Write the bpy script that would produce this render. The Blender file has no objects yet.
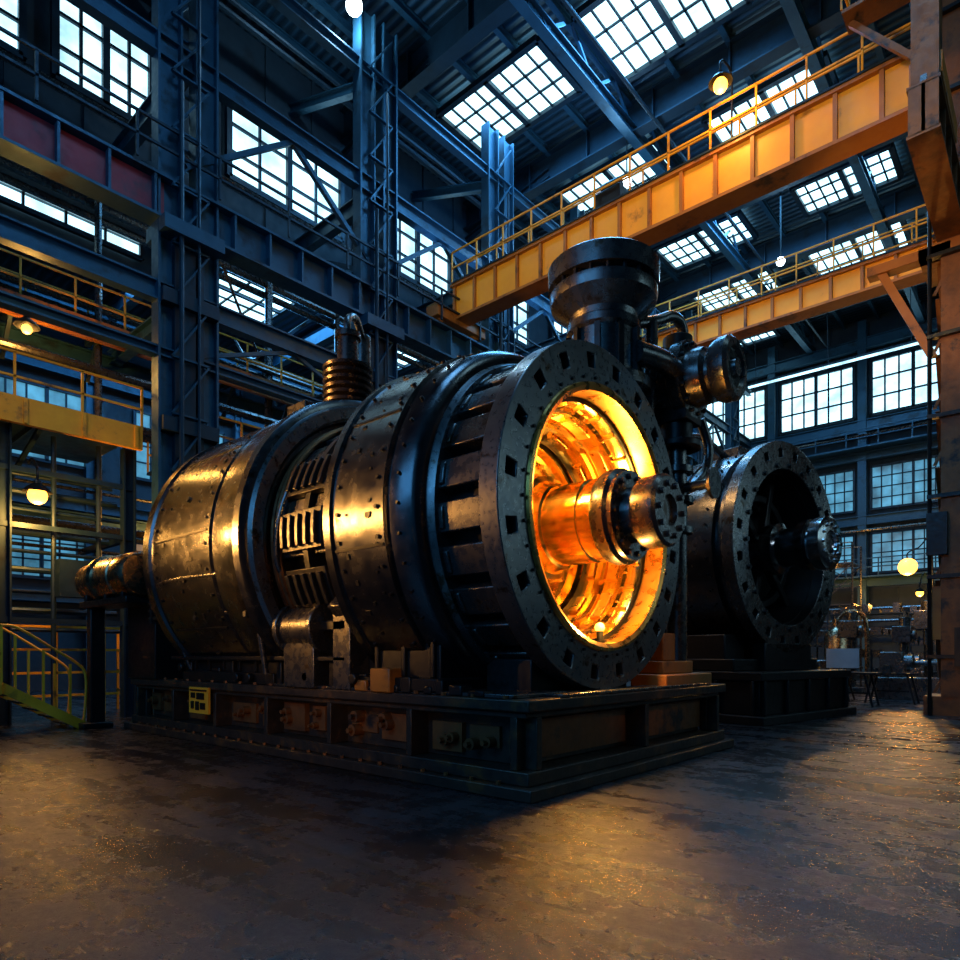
import bpy, bmesh, math, random
from mathutils import Vector, Matrix
random.seed(7)
V=Vector
# ------------------------------------------------------------------ builder
def basis(ax):
    ax=V(ax).normalized()
    if abs(ax.z)<.9:
        u=V((0,0,1)).cross(ax).normalized()
    else:
        u=V((1,0,0))
    w=ax.cross(u).normalized()
    return ax,u,w
class B:
    def __init__(s,mi=0):
        s.v=[];s.f=[];s.m=[];s.sm=[];s.mi=mi
    def add(s,vs,fs,smooth=False):
        o=len(s.v)
        s.v+=[tuple(v) for v in vs]
        for f in fs:
            s.f.append(tuple(i+o for i in f));s.m.append(s.mi);s.sm.append(smooth)
    def box(s,a,b):
        x0,y0,z0=a;x1,y1,z1=b
        vs=[(x0,y0,z0),(x1,y0,z0),(x1,y1,z0),(x0,y1,z0),(x0,y0,z1),(x1,y0,z1),(x1,y1,z1),(x0,y1,z1)]
        s.add(vs,[(0,3,2,1),(4,5,6,7),(0,1,5,4),(1,2,6,5),(2,3,7,6),(3,0,4,7)])
    def beam(s,p,q,w,h=None):
        h=w if h is None else h
        p=V(p);q=V(q);ax,u,n=basis(q-p)
        vs=[]
        for c in (p,q):
            for a,b in((-1,-1),(1,-1),(1,1),(-1,1)):
                vs.append(c+u*(a*w/2)+n*(b*h/2))
        s.add(vs,[(3,2,1,0),(4,5,6,7),(0,1,5,4),(1,2,6,5),(2,3,7,6),(3,0,4,7)])
    def ibeam(s,p,q,H,W,t=.05):
        p=V(p);q=V(q);ax,u,n=basis(q-p)
        s.beam(p,q,t,H-2*t)
        for k in(-1,1):
            d=n*(k*(H/2-t/2))
            s.beam(p+d,q+d,W,t)
    def lathe(s,o,ax,prof,n=64,a0=0):
        o=V(o);ax,u,w=basis(ax)
        vs=[];fs=[]
        for t,r in prof:
            for i in range(n):
                a=a0+2*math.pi*i/n
                vs.append(o+ax*t+(u*math.cos(a)+w*math.sin(a))*r)
        for j in range(len(prof)-1):
            for i in range(n):
                k=(i+1)%n
                fs.append((j*n+i,j*n+k,(j+1)*n+k,(j+1)*n+i))
        s.add(vs,fs,True)
    def cyl(s,p,q,r,n=16,r2=None):
        p=V(p);q=V(q);L=(q-p).length
        r2=r if r2 is None else r2
        s.lathe(p,q-p,[(0,0.0005),(0,r),(L,r2),(L,0.0005)],n)
    def tube(s,pts,r,n=12):
        pts=[V(p) for p in pts]
        if len(pts)>2:
            sm=[]
            for i in range(len(pts)-1):
                p0=pts[max(i-1,0)];p1=pts[i];p2=pts[i+1];p3=pts[min(i+2,len(pts)-1)]
                for k in range(4):
                    t=k/4
                    sm.append(.5*((2*p1)+(p2-p0)*t+(2*p0-5*p1+4*p2-p3)*t*t+(3*p1-p0-3*p2+p3)*t**3))
            sm.append(pts[-1]);pts=sm
        vs=[];fs=[]
        prev=None
        for i,p in enumerate(pts):
            d=(pts[min(i+1,len(pts)-1)]-pts[max(i-1,0)]).normalized()
            if prev is None:
                _,u,w=basis(d)
            else:
                u=(prev-d*prev.dot(d)).normalized();w=d.cross(u)
            prev=u
            for k in range(n):
                a=2*math.pi*k/n
                vs.append(p+(u*math.cos(a)+w*math.sin(a))*r)
        for j in range(len(pts)-1):
            for i in range(n):
                k=(i+1)%n
                fs.append((j*n+i,j*n+k,(j+1)*n+k,(j+1)*n+i))
        fs.append(tuple(range(n-1,-1,-1)));fs.append(tuple((len(pts)-1)*n+i for i in range(n)))
        s.add(vs,fs,True)
    def sphere(s,c,r,n=16):
        s.lathe(c,(0,0,1),[(-r*math.cos(math.pi*i/8),max(.0004,r*math.sin(math.pi*i/8))) for i in range(9)],n)
    def cplate(s,o,ax,t0,t1,r0,r1,a0,a1,n=3):
        o=V(o);ax,u,w=basis(ax)
        vs=[];fs=[]
        for i in range(n+1):
            a=a0+(a1-a0)*i/n
            d=u*math.cos(a)+w*math.sin(a)
            for t,r in((t0,r0),(t1,r0),(t1,r1),(t0,r1)):
                vs.append(o+ax*t+d*r)
        for i in range(n):
            for k in range(4):
                l=(k+1)%4
                fs.append((i*4+k,i*4+l,i*4+4+l,i*4+4+k))
        fs.append((3,2,1,0));e=n*4;fs.append((e,e+1,e+2,e+3))
        s.add(vs,fs)
    def slotring(s,o,ax,t0,t1,rs,n,sub=6,hole=(2,3,4)):
        o=V(o);ax,u,w=basis(ax)
        N=n*sub
        def pt(i,r,t):
            a=2*math.pi*i/N
            return o+ax*t+(u*math.cos(a)+w*math.sin(a))*r
        nb=len(rs)-1
        def has(b,i):
            if b<0 or b>=nb:return False
            return not(b==nb-2 and (i%sub) in hole)
        for b in range(nb):
            for i in range(N):
                if not has(b,i):continue
                r0,r1=rs[b],rs[b+1]
                s.add([pt(i,r0,t1),pt(i+1,r0,t1),pt(i+1,r1,t1),pt(i,r1,t1)],[(0,1,2,3)],True)
                s.add([pt(i,r0,t0),pt(i+1,r0,t0),pt(i+1,r1,t0),pt(i,r1,t0)],[(3,2,1,0)],True)
                if not has(b-1,i): s.add([pt(i,r0,t0),pt(i+1,r0,t0),pt(i+1,r0,t1),pt(i,r0,t1)],[(0,1,2,3)],True)
                if not has(b+1,i): s.add([pt(i,r1,t0),pt(i+1,r1,t0),pt(i+1,r1,t1),pt(i,r1,t1)],[(3,2,1,0)],True)
                if not has(b,(i-1)%N): s.add([pt(i,r0,t0),pt(i,r1,t0),pt(i,r1,t1),pt(i,r0,t1)],[(3,2,1,0)],True)
                if not has(b,(i+1)%N): s.add([pt(i+1,r0,t0),pt(i+1,r1,t0),pt(i+1,r1,t1),pt(i+1,r0,t1)],[(0,1,2,3)],True)
    def abolts(s,o,ax,t,r,n,br=.05,l=.07,a0=0):
        o=V(o);ax,u,w=basis(ax)
        for i in range(n):
            a=a0+2*math.pi*i/n
            c=o+(u*math.cos(a)+w*math.sin(a))*r+ax*t
            s.cyl(c,c+ax*l,br,6)
    def rbolts(s,o,ax,t,r,n,br=.05,l=.05,a0=0):
        o=V(o);ax,u,w=basis(ax)
        for i in range(n):
            a=a0+2*math.pi*i/n
            d=u*math.cos(a)+w*math.sin(a)
            c=o+d*(r-.03)+ax*t
            s.cyl(c,c+d*(l+.03),br,8)
    def rail(s,p,q,h=1.1,sp=1.5,r=.03,mid=1):
        p=V(p);q=V(q);L=(q-p).length;n=max(1,round(L/sp))
        for i in range(n+1):
            c=p.lerp(q,i/n);s.beam(c,c+V((0,0,h)),2*r)
        for k in range(mid+1):
            z=V((0,0,h*(k+1)/(mid+1)));s.beam(p+z,q+z,2*r)
    def obj(s,name,mats,parent=None,bevel=0,local=False,seg=2):
        me=bpy.data.meshes.new(name)
        me.from_pydata(s.v,[],s.f)
        if not isinstance(mats,(list,tuple)):mats=[mats]
        for m in mats:me.materials.append(m)
        for p,mi,sm in zip(me.polygons,s.m,s.sm):
            p.material_index=mi;p.use_smooth=sm
        bm=bmesh.new();bm.from_mesh(me)
        bmesh.ops.remove_doubles(bm,verts=bm.verts,dist=.0002)
        bmesh.ops.recalc_face_normals(bm,faces=bm.faces)
        bm.to_mesh(me);bm.free()
        try: me.set_sharp_from_angle(angle=math.radians(35))
        except Exception: pass
        ob=bpy.data.objects.new(name,me)
        bpy.context.collection.objects.link(ob)
        if bevel:
            md=ob.modifiers.new('bevel','BEVEL');md.width=bevel;md.segments=seg;md.limit_method='ANGLE';md.angle_limit=math.radians(40)
        if parent:
            ob.parent=parent
            if not local: ob.matrix_parent_inverse=parent.matrix_basis.inverted()
        return ob
def empty(name,loc,rz=0):
    e=bpy.data.objects.new(name,None);bpy.context.collection.objects.link(e)
    e.location=loc;e.rotation_euler=(0,0,rz);e.empty_display_size=.3
    e.matrix_basis=Matrix.Translation(V(loc))@Matrix.Rotation(rz,4,'Z')
    return e
# ------------------------------------------------------------------ materials
def mat(name,c1,c2=None,c3=None,metal=.8,r0=.3,r1=.55,scale=1.5,bump=.15,wear=.55,edge=.1,rs=6):
    m=bpy.data.materials.new(name);m.use_nodes=True
    nt=m.node_tree;N=nt.nodes;L=nt.links;bs=N['Principled BSDF']
    c2=c2 or c1;c3=c3 or c2
    geo=N.new('ShaderNodeNewGeometry')
    n1=N.new('ShaderNodeTexNoise');n1.inputs['Scale'].default_value=scale;n1.inputs['Detail'].default_value=8;n1.inputs['Roughness'].default_value=.65
    n2=N.new('ShaderNodeTexNoise');n2.inputs['Scale'].default_value=scale*rs;n2.inputs['Detail'].default_value=5
    L.new(geo.outputs['Position'],n1.inputs['Vector']);L.new(geo.outputs['Position'],n2.inputs['Vector'])
    cr=N.new('ShaderNodeValToRGB')
    e=cr.color_ramp.elements
    e[0].position=.32;e[0].color=(*c1,1);e[1].position=wear+edge;e[1].color=(*c3,1)
    k=e.new(wear);k.color=(*c2,1)
    L.new(n1.outputs['Fac'],cr.inputs['Fac']);L.new(cr.outputs['Color'],bs.inputs['Base Color'])
    mr=N.new('ShaderNodeMapRange');mr.inputs['From Min'].default_value=.3;mr.inputs['From Max'].default_value=.7
    mr.inputs['To Min'].default_value=r0;mr.inputs['To Max'].default_value=r1
    L.new(n2.outputs['Fac'],mr.inputs['Value']);L.new(mr.outputs['Result'],bs.inputs['Roughness'])
    bs.inputs['Metallic'].default_value=metal
    if bump:
        bp=N.new('ShaderNodeBump');bp.inputs['Strength'].default_value=bump;bp.inputs['Distance'].default_value=.02
        L.new(n2.outputs['Fac'],bp.inputs['Height']);L.new(bp.outputs['Normal'],bs.inputs['Normal'])
    return m
def emat(name,c,s,var=0):
    m=bpy.data.materials.new(name);m.use_nodes=True
    nt=m.node_tree;N=nt.nodes;L=nt.links;bs=N['Principled BSDF']
    bs.inputs['Base Color'].default_value=(.1,.1,.1,1);bs.inputs['Roughness'].default_value=.3
    bs.inputs['Emission Color'].default_value=(*c,1);bs.inputs['Emission Strength'].default_value=s
    if var:
        geo=N.new('ShaderNodeNewGeometry');n=N.new('ShaderNodeTexNoise');n.inputs['Scale'].default_value=.9;n.inputs['Detail'].default_value=4
        L.new(geo.outputs['Position'],n.inputs['Vector'])
        mr=N.new('ShaderNodeMapRange');mr.inputs['From Min'].default_value=.3;mr.inputs['From Max'].default_value=.7
        mr.inputs['To Min'].default_value=s*(1-var);mr.inputs['To Max'].default_value=s*(1+var)
        L.new(n.outputs['Fac'],mr.inputs['Value']);L.new(mr.outputs['Result'],bs.inputs['Emission Strength'])
    return m
M_shell=mat('shell_steel',(.085,.088,.096),(.12,.118,.12),(.03,.022,.017),.97,.18,.3,1.8,.04,wear=.635,edge=.02,rs=3)
M_steel=mat('worn_steel',(.12,.12,.125),(.12,.115,.11),(.06,.04,.025),.9,.2,.36,2.2,.07,wear=.6,edge=.04,rs=4)
M_flange=mat('flange_steel',(.14,.145,.155),(.18,.175,.17),(.08,.05,.03),.9,.24,.38,2.5,.08,wear=.6,edge=.05)
M_black=mat('black_iron',(.010,.011,.013),(.018,.018,.018),(.04,.025,.015),.6,.28,.5,2,.15,wear=.62)
M_base=mat('base_iron',(.022,.018,.016),(.045,.032,.024),(.13,.06,.022),.35,.28,.5,2.5,.3,wear=.55)
M_gold=mat('polished_brass',(1,.62,.18),(1,.68,.22),(.8,.42,.1),1,.10,.24,1.2,.02,rs=3,wear=.6)
M_gold2=mat('brushed_brass',(.7,.36,.08),(.78,.42,.11),(.4,.18,.04),1,.22,.4,2,.06,rs=4,wear=.6)
M_polish=mat('polished_steel',(.36,.36,.37),(.4,.39,.38),(.25,.22,.19),1,.12,.25,1.5,.03)
M_tank=mat('bronze_tank',(.30,.20,.12),(.34,.24,.15),(.12,.07,.04),1,.18,.34,1.5,.04)
M_ins=mat('dark_insulator',(.05,.04,.038),(.04,.032,.03),(.03,.02,.015),.7,.2,.4,3,.05)
M_wind=mat('copper_winding',(.25,.12,.05),(.2,.09,.04),(.10,.05,.03),.9,.3,.5,3,.1)
M_blue=mat('blue_painted_steel',(.013,.06,.10),(.02,.08,.13),(.013,.032,.048),.4,.35,.55,1,.1)
M_dblue=mat('dark_blue_steel',(.005,.018,.03),(.009,.028,.045),(.009,.015,.02),.4,.4,.6,.8,.1)
M_orange=mat('amber_paint',(.95,.42,.02),(.85,.34,.015),(.25,.08,.01),0,.4,.6,.9,.05,wear=.6)
M_dorange=mat('aged_orange_paint',(.40,.145,.012),(.32,.105,.01),(.07,.03,.01),0,.4,.6,1.2,.05,wear=.56)
M_yellow=mat('yellow_paint',(.85,.40,.015),(.7,.3,.012),(.15,.07,.02),.1,.4,.6,1.2,.1,wear=.58)
M_red=mat('red_paint',(.42,.03,.04),(.32,.022,.035),(.1,.02,.03),.1,.45,.6,1,.1)
M_rustcol=mat('rust_orange_steel',(.09,.036,.015),(.21,.075,.018),(.025,.018,.015),.3,.4,.6,1.4,.2)
M_wall=mat('wall_panel',(.006,.02,.033),(.010,.028,.044),(.007,.014,.022),.1,.6,.8,.5,.1)
M_white=mat('white_panel',(.5,.55,.58),(.4,.45,.5),(.3,.32,.35),0,.5,.6,1,.05)
M_pane=emat('daylight_glass',(.45,.82,1.0),2.2,.5)
M_sky=emat('skylight_glass',(.45,.83,1.0),3.2,.45)
M_dim=emat('dim_glass',(.10,.42,.66),.6,.7)
M_warmglass=emat('warm_lit_glass',(1,.5,.12),.4,.7)
M_bulbw=emat('warm_bulb',(1,.38,.04),7)
M_bulbc=emat('cool_bulb',(.7,.9,1),14)
def floormat():
    m=bpy.data.materials.new('wet_concrete');m.use_nodes=True
    nt=m.node_tree;N=nt.nodes;L=nt.links;bs=N['Principled BSDF']
    geo=N.new('ShaderNodeNewGeometry')
    def noise(sc,d=8,r=.6,dist=0,vec=None):
        n=N.new('ShaderNodeTexNoise');n.inputs['Scale'].default_value=sc;n.inputs['Detail'].default_value=d;n.inputs['Roughness'].default_value=r;n.inputs['Distortion'].default_value=dist
        L.new(vec or geo.outputs['Position'],n.inputs['Vector']);return n
    mp=N.new('ShaderNodeMapping');mp.inputs['Scale'].default_value=(.16,1.6,1);mp.inputs['Rotation'].default_value=(0,0,.03)
    L.new(geo.outputs['Position'],mp.inputs['Vector'])
    a=noise(.5,8,.62,.4);b=noise(3.4,12,.8);c=noise(26,5,.6);st=noise(1.2,9,.7,.2,mp.outputs['Vector'])
    m1=N.new('ShaderNodeMix');m1.data_type='FLOAT';m1.inputs['Factor'].default_value=.55
    L.new(a.outputs['Fac'],m1.inputs['A']);L.new(st.outputs['Fac'],m1.inputs['B'])
    mx=N.new('ShaderNodeMix');mx.data_type='FLOAT';mx.inputs['Factor'].default_value=.42
    L.new(m1.outputs['Result'],mx.inputs['A']);L.new(b.outputs['Fac'],mx.inputs['B'])
    cr=N.new('ShaderNodeValToRGB');e=cr.color_ramp.elements
    e[0].position=.42;e[0].color=(.002,.003,.004,1);e[1].position=.62;e[1].color=(.040,.048,.058,1);k=e.new(.5);k.color=(.012,.015,.019,1)
    L.new(mx.outputs['Result'],cr.inputs['Fac'])
    br=N.new('ShaderNodeTexBrick');br.inputs['Scale'].default_value=1;br.inputs['Brick Width'].default_value=5.5;br.inputs['Row Height'].default_value=3.2
    br.inputs['Mortar Size'].default_value=.03;br.inputs['Mortar Smooth'].default_value=.5;br.offset=.5
    br.inputs['Color1'].default_value=(1,1,1,1);br.inputs['Color2'].default_value=(.7,.7,.7,1);br.inputs['Mortar'].default_value=(.12,.12,.12,1)
    L.new(geo.outputs['Position'],br.inputs['Vector'])
    mc=N.new('ShaderNodeMix');mc.data_type='RGBA';mc.blend_type='MULTIPLY';mc.inputs['Factor'].default_value=1
    L.new(cr.outputs['Color'],mc.inputs['A']);L.new(br.outputs['Color'],mc.inputs['B'])
    L.new(mc.outputs['Result'],bs.inputs['Base Color'])
    mr=N.new('ShaderNodeMapRange');mr.inputs['From Min'].default_value=.44;mr.inputs['From Max'].default_value=.57
    mr.inputs['To Min'].default_value=.15;mr.inputs['To Max'].default_value=.42
    L.new(mx.outputs['Result'],mr.inputs['Value']);L.new(mr.outputs['Result'],bs.inputs['Roughness'])
    sp=N.new('ShaderNodeMapRange');sp.inputs['From Min'].default_value=.44;sp.inputs['From Max'].default_value=.57
    sp.inputs['To Min'].default_value=.95;sp.inputs['To Max'].default_value=.42
    L.new(mx.outputs['Result'],sp.inputs['Value']);L.new(sp.outputs['Result'],bs.inputs['Specular IOR Level'])
    bp=N.new('ShaderNodeBump');bp.inputs['Strength'].default_value=.6;bp.inputs['Distance'].default_value=.022
    L.new(b.outputs['Fac'],bp.inputs['Height'])
    bp2=N.new('ShaderNodeBump');bp2.inputs['Strength'].default_value=.4;bp2.inputs['Distance'].default_value=.006
    L.new(c.outputs['Fac'],bp2.inputs['Height']);L.new(bp.outputs['Normal'],bp2.inputs['Normal'])
    L.new(bp2.outputs['Normal'],bs.inputs['Normal'])
    return m
M_floor=floormat()
def roofmat():
    m=bpy.data.materials.new('corrugated_roof');m.use_nodes=True
    nt=m.node_tree;N=nt.nodes;L=nt.links;bs=N['Principled BSDF']
    geo=N.new('ShaderNodeNewGeometry');w=N.new('ShaderNodeTexWave');w.bands_direction='Y';w.inputs['Scale'].default_value=.9;w.inputs['Distortion'].default_value=0
    L.new(geo.outputs['Position'],w.inputs['Vector'])
    cr=N.new('ShaderNodeValToRGB');e=cr.color_ramp.elements;e[0].color=(.004,.018,.03,1);e[1].color=(.018,.06,.10,1)
    L.new(w.outputs['Fac'],cr.inputs['Fac']);L.new(cr.outputs['Color'],bs.inputs['Base Color'])
    bp=N.new('ShaderNodeBump');bp.inputs['Strength'].default_value=.8;bp.inputs['Distance'].default_value=.1
    L.new(w.outputs['Fac'],bp.inputs['Height']);L.new(bp.outputs['Normal'],bs.inputs['Normal'])
    bs.inputs['Roughness'].default_value=.5;bs.inputs['Metallic'].default_value=.3
    return m
M_roof=roofmat()
# ------------------------------------------------------------------ room shell
b=B();b.box((-34,-14,-.3),(16,50,0));b.obj('floor',M_floor)
b=B();b.box((-22.3,-14,24),(16,50.3,24.3));b.obj('ceiling',M_roof)
b=B();b.box((-34.3,-14,17),(-22.3,50.3,17.3));b.obj('ceiling_aisle',M_roof)
b=B();b.box((-22.3,-14,17),(-22,50,24));b.box((-22.3,-14,13.6),(-22,9,17))
for y in range(-13,50,2): b.box((-22,y,17.05),(-21.93,y+.12,24))
b.obj('wall_left',M_wall)
b=B();b.box((-34.3,-14,0),(-34,50,17));b.obj('wall_aisle',M_wall)
b=B();b.box((16,-14,0),(16.3,50.3,24.3))
for y in range(-13,50,4): b.box((15.9,y,0),(16,y+.3,24))
b.obj('wall_right',M_wall)
b=B();b.box((-34.3,50,0),(16,50.3,24.3))
for x in range(-34,16,2): b.box((x,49.92,0),(x+.12,50,24))
b.obj('wall_back',M_wall)
wn=[0]
def window(o,U,W,nu,nv,nrm,pm,fr=.14,mu=.07):
    wn[0]+=1
    o=V(o);U=V(U);W=V(W);n=V(nrm).normalized()
    b=B();b.add([o,o+U,o+U+W,o+W],[(0,1,2,3)])
    b.mi=1;k=n*.06
    for i in range(nu+1):
        t=fr if i in(0,nu) else mu
        b.beam(o+U*(i/nu)+k,o+U*(i/nu)+W+k,t)
    for j in range(nv+1):
        t=fr if j in(0,nv) else mu
        b.beam(o+W*(j/nv)+k,o+W*(j/nv)+U+k,t)
    b.beam(o+U*.5+k,o+U*.5+W+k,fr)
    return b.obj('window_%d'%wn[0],[pm,M_dblue])
for y0,y1 in((-1.5,1.5),(2.3,5.4),(6.2,8.9),(11.5,16.3),(18.4,22.6),(24.8,28.8),(31,35),(37.2,41.2),(43.5,47.5)):
    window((-21.88,y0,18.3),(0,y1-y0,0),(0,0,2.9),4,3,(1,0,0),M_pane,.2,.09)
for z in(14.1,15.2):
    window((-21.88,-2,z),(0,10.6,0),(0,0,.5),10,1,(1,0,0),M_pane)
for x0,x1,y0,y1 in((-19,-14,19,21.8),(-12.6,-7.8,19.2,22.6),(-18,-13,26,29),(-11,-6.5,26.4,29),(-16.5,-12,33,35.6),(-17,-12.5,38.7,41.5),(-10.5,-6,38.7,42.5),(-9.5,-5.5,33,35.5),(-19,-14.5,44.8,47.5),(-5,0,6,9.5),(2,8,12,17)):
    window((x0,y0,23.6),(x1-x0,0,0),(0,y1-y0,0),8,3,(0,0,-1),M_sky,.22,.07)
for y0,y1 in((6,8.6),(13,16.2),(20.3,23.6),(27,30),(34,37),(41,44)):
    window((-28.3,y0,16.9),(4.4,0,0),(0,y1-y0,0),6,3,(0,0,-1),M_sky,.15,.07)
for i in range(8):
    y=1+6*i
    window((-33.9,y,10.2),(0,4.6,0),(0,0,3.3),6,4,(1,0,0),M_dim)
    window((-33.9,y,5),(0,4.2,0),(0,0,2.4),6,3,(1,0,0),M_dim if i%2 else M_warmglass)
for x in(-20.8,-15.1,-9.4,-3.7,2):
    window((x,49.85,17.4),(4.7,0,0),(0,0,3.6),6,3,(0,-1,0),M_pane,.2,.1)
    window((x,49.85,11.2),(4.7,0,0),(0,0,2.8),8,4,(0,-1,0),M_dim)
    window((x,49.85,7.0),(4.7,0,0),(0,0,2.6),8,4,(0,-1,0),M_dim)
for x in(-30,-26):
    window((x,49.85,9),(3.4,0,0),(0,0,3),4,4,(0,-1,0),M_dim)
for i in range(6):
    window((15.85,16+5.6*i,8),(0,4.4,0),(0,0,6),5,5,(-1,0,0),M_pane,.2,.1)  # unseen windows, added so the front flange has something bright to reflect
b=B()
for x in(-21.4,-15.5,-9.8,-4.1,1.6,7.3):
    b.ibeam((x,49.4,0),(x,49.4,23.5),.7,.5,.06)
for z,H in((22,.7),(16.6,.8),(14.6,.5),(10.4,.6),(6.3,.5)): b.ibeam((-21.4,49.2,z),(15,49.2,z),H,.4,.05)
b.mi=1
for z in(6.55,14.9): b.box((-21.4,47.9,z),(15,49.1,z+.1));b.rail((-21.4,47.95,z+.1),(15,47.95,z+.1),1.1,1.8,.035)
b.mi=2
for z in(3.2,3.8,4.6,9.7,15.9): b.cyl((-21.4,48.8,z),(15,48.8,z),.1,8)
b.obj('back_gallery',[M_blue,M_blue,M_steel])
for i,y in enumerate((-6,1.5,9,16.6,24,31,37,44)):
    b=B();b.ibeam((-22,y,23.1),(15,y,23.1),1.3,.5,.06)
    for x in range(-21,15,3): b.box((x,y-.22,22.5),(x+.06,y+.22,23.7))
    b.ibeam((-22,y,21.9),(-17,y,22.9),.4,.3,.04)
    b.obj('roof_girder' ,M_dblue)
b=B()
for x in range(-21,15,2): b.ibeam((x,-14,23.82),(x,50,23.82),.3,.2,.04)
b.obj('roof_purlins',M_blue)
b=B()
for x in (-12.9,-6.5):
    b.ibeam((x,-10,22.5),(x,50,22.5),.5,.35,.05)
    for k in range(0,58,3):
        b.beam((x,-9+k,22.5),(x,-7.5+k,23.8),.1);b.beam((x,-7.5+k,23.8),(x,-6+k,22.5),.1)
b.obj('roof_truss',M_blue)
b=B()
for x,z,r in((-20,22.2,.12),(-19.6,22.2,.08),(-11.8,22.3,.07),(-3.5,22.4,.14),(-3.1,22.4,.08)): b.cyl((x,-10,z),(x,49,z),r,8)
b.obj('roof_service_pipes',M_dblue)
b=B()
for y in(11,18.3,25.3,32.3,39,46):
    b.ibeam((-33.9,y,16.5),(-22.4,y,16.5),.7,.35,.05);b.ibeam((-33.75,y,0),(-33.75,y,16.2),.4,.35,.05)
for x in(-31,-23.2): b.ibeam((x,-10,16.1),(x,49.8,16.1),.5,.3,.05)
for z in(4.2,8.4,14.4): b.ibeam((-33.7,-10,z),(-33.7,49.8,z),.5,.4,.05)
b.obj('aisle_girders',M_blue)
# ------------------------------------------------------------------ columns
def column(x,y,h,name='steel_column',m=(None,),w=1.35):
    b=B()
    b.box((x-.45,y-w/2-.2,0),(x+.45,y+w/2+.2,.35))
    for k in(-1,1):
        yy=y+k*(w/2-.2)
        b.ibeam((x,yy,.35),(x,yy,h),.62,.4,.06)
    n=int(h/1.5)
    for i in range(n):
        z=.5+i*(h-1)/n;z2=.5+(i+1)*(h-1)/n
        for xx in(-.27,.27):
            b.beam((x+xx,y-w/2+.2,z),(x+xx,y+w/2-.2,z2),.1,.05)
            b.beam((x+xx,y+w/2-.2,z),(x+xx,y-w/2+.2,z),.1,.05)
    b.box((x-.55,y-w/2-.1,12.1),(x+.55,y+w/2+.1,12.45))
    b.mi=1
    for z in(3,7.2,10.4): b.box((x-.35,y-w/2-.05,z),(x+.35,y+w/2+.05,z+.35))
    b.box((x-.2,y-w/2+.3,.4),(x+.2,y+w/2-.3,12))
    b.cyl((x+.42,y-.3,0),(x+.42,y-.3,16),.06,8);b.cyl((x+.42,y+.15,0),(x+.42,y+.15,20),.04,8)
    b.box((x+.35,y-.35,1.2),(x+.6,y+.2,2.1))
    return b.obj(name,m)
XG=-17
for y in(1.5,7.8,14.1,20.4,26.7,33,39.3,45.6):
    column(XG,y,22.5,m=(M_blue,M_dblue))
for y in(4.6,10.9,17.2,23.5,29.8,36.1,42.4,48.5):
    b=B();b.ibeam((-22.0,y,0),(-22.0,y,17),.5,.4,.05);b.obj('aisle_column',M_blue)
def runway(x,y0,y1,name,redseg=None,m=M_blue):
    b=B();b.ibeam((x,y0,13.0),(x,y1,13.0),1.1,.6,.07)
    y=y0
    while y<y1:
        b.box((x-.27,y,12.5),(x+.27,y+.06,13.5));y+=1.05
    b.mi=1;b.box((x-.06,y0,13.55),(x+.06,y1,13.68))
    b.mi=2
    if redseg:
        b.box((x+.04,redseg[0],12.56),(x+.09,redseg[1],13.44))
    return b.obj(name,[m,M_steel,M_red])
runway(XG,-12,49.1,'crane_runway_girder',(3.0,7.2))
XR=-2.15
runway(XR,16.4,49.1,'crane_runway_girder',None,M_rustcol)
def rightcol(x,y):
    b=B();b.box((x-.6,y-.8,0),(x+.6,y+.8,.5))
    for k in(-1,1):
        b.ibeam((x,y+k*.5,.5),(x,y+k*.5,22.3),.7,.42,.07)
    for i in range(14):
        z=.6+i*1.5
        b.beam((x+.32,y-.5,z),(x+.32,y+.5,z+1.5),.1,.05)
        b.beam((x-.32,y+.5,z),(x-.32,y-.5,z+1.5),.1,.05)
        b.beam((x-.36,y-.75,z),(x+.36,y-.75,z+1.5),.08,.05)
    b.mi=1
    b.box((x-.7,y-.9,12.1),(x+.7,y+.9,12.4))
    b.box((x-.40,y-.82,2),(x-.1,y-.76,3.4));b.box((x-.38,y-.82,14),(x+.1,y-.76,19));b.beam((x-.4,y-.7,9.5),(x-1.6,y-.7,12.2),.22);b.box((x-1.9,y-.9,12.1),(x,y-.5,12.35))
    b.mi=2
    for k,dx in enumerate((-.45,.3,.45,.6)): b.cyl((x+dx,y-.9,0),(x+dx,y-.9,22),.05,8)
    for i in range(10):
        b.box((x-.5,y-1.0,1.5+i*2.1),(x+.65,y-.8,1.6+i*2.1))
    b.box((x-.5,y-1.1,4.2),(x-.05,y-.85,5.3));b.box((x+.1,y-1.1,1.3),(x+.5,y-.85,2.3))
    return b.obj('steel_column',[M_rustcol,M_dorange,M_black])
rightcol(XR,21.8);rightcol(XR,40.5)
b=B()
for y in(1.5,7.8,14.1,20.4,26.7,33,39.3):
    b.ibeam((XG,y,10.7),(-22,y,10.7),.45,.3,.05)
    b.ibeam((XG,y,16.8),(-22,y,16.8),.6,.3,.05)
    b.ibeam((XG,y,20.5),(-22,y,22.3),.35,.25,.04)
    b.beam((XG,y,14.2),(-22,y,16.8),.16)
for z,H in((16.9,.55),(20.6,.4),(10.7,.5),(9.2,.25)):
    b.ibeam((XG,-10,z),(XG,49,z),H,.3,.05)
for z in(16.9,10.5,8.6,5.6): b.ibeam((-21.9,-10,z),(-21.9,49,z),.4,.3,.05)
ys=[1.5,7.8,14.1,20.4,26.7,33,39.3,45.6]
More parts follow.
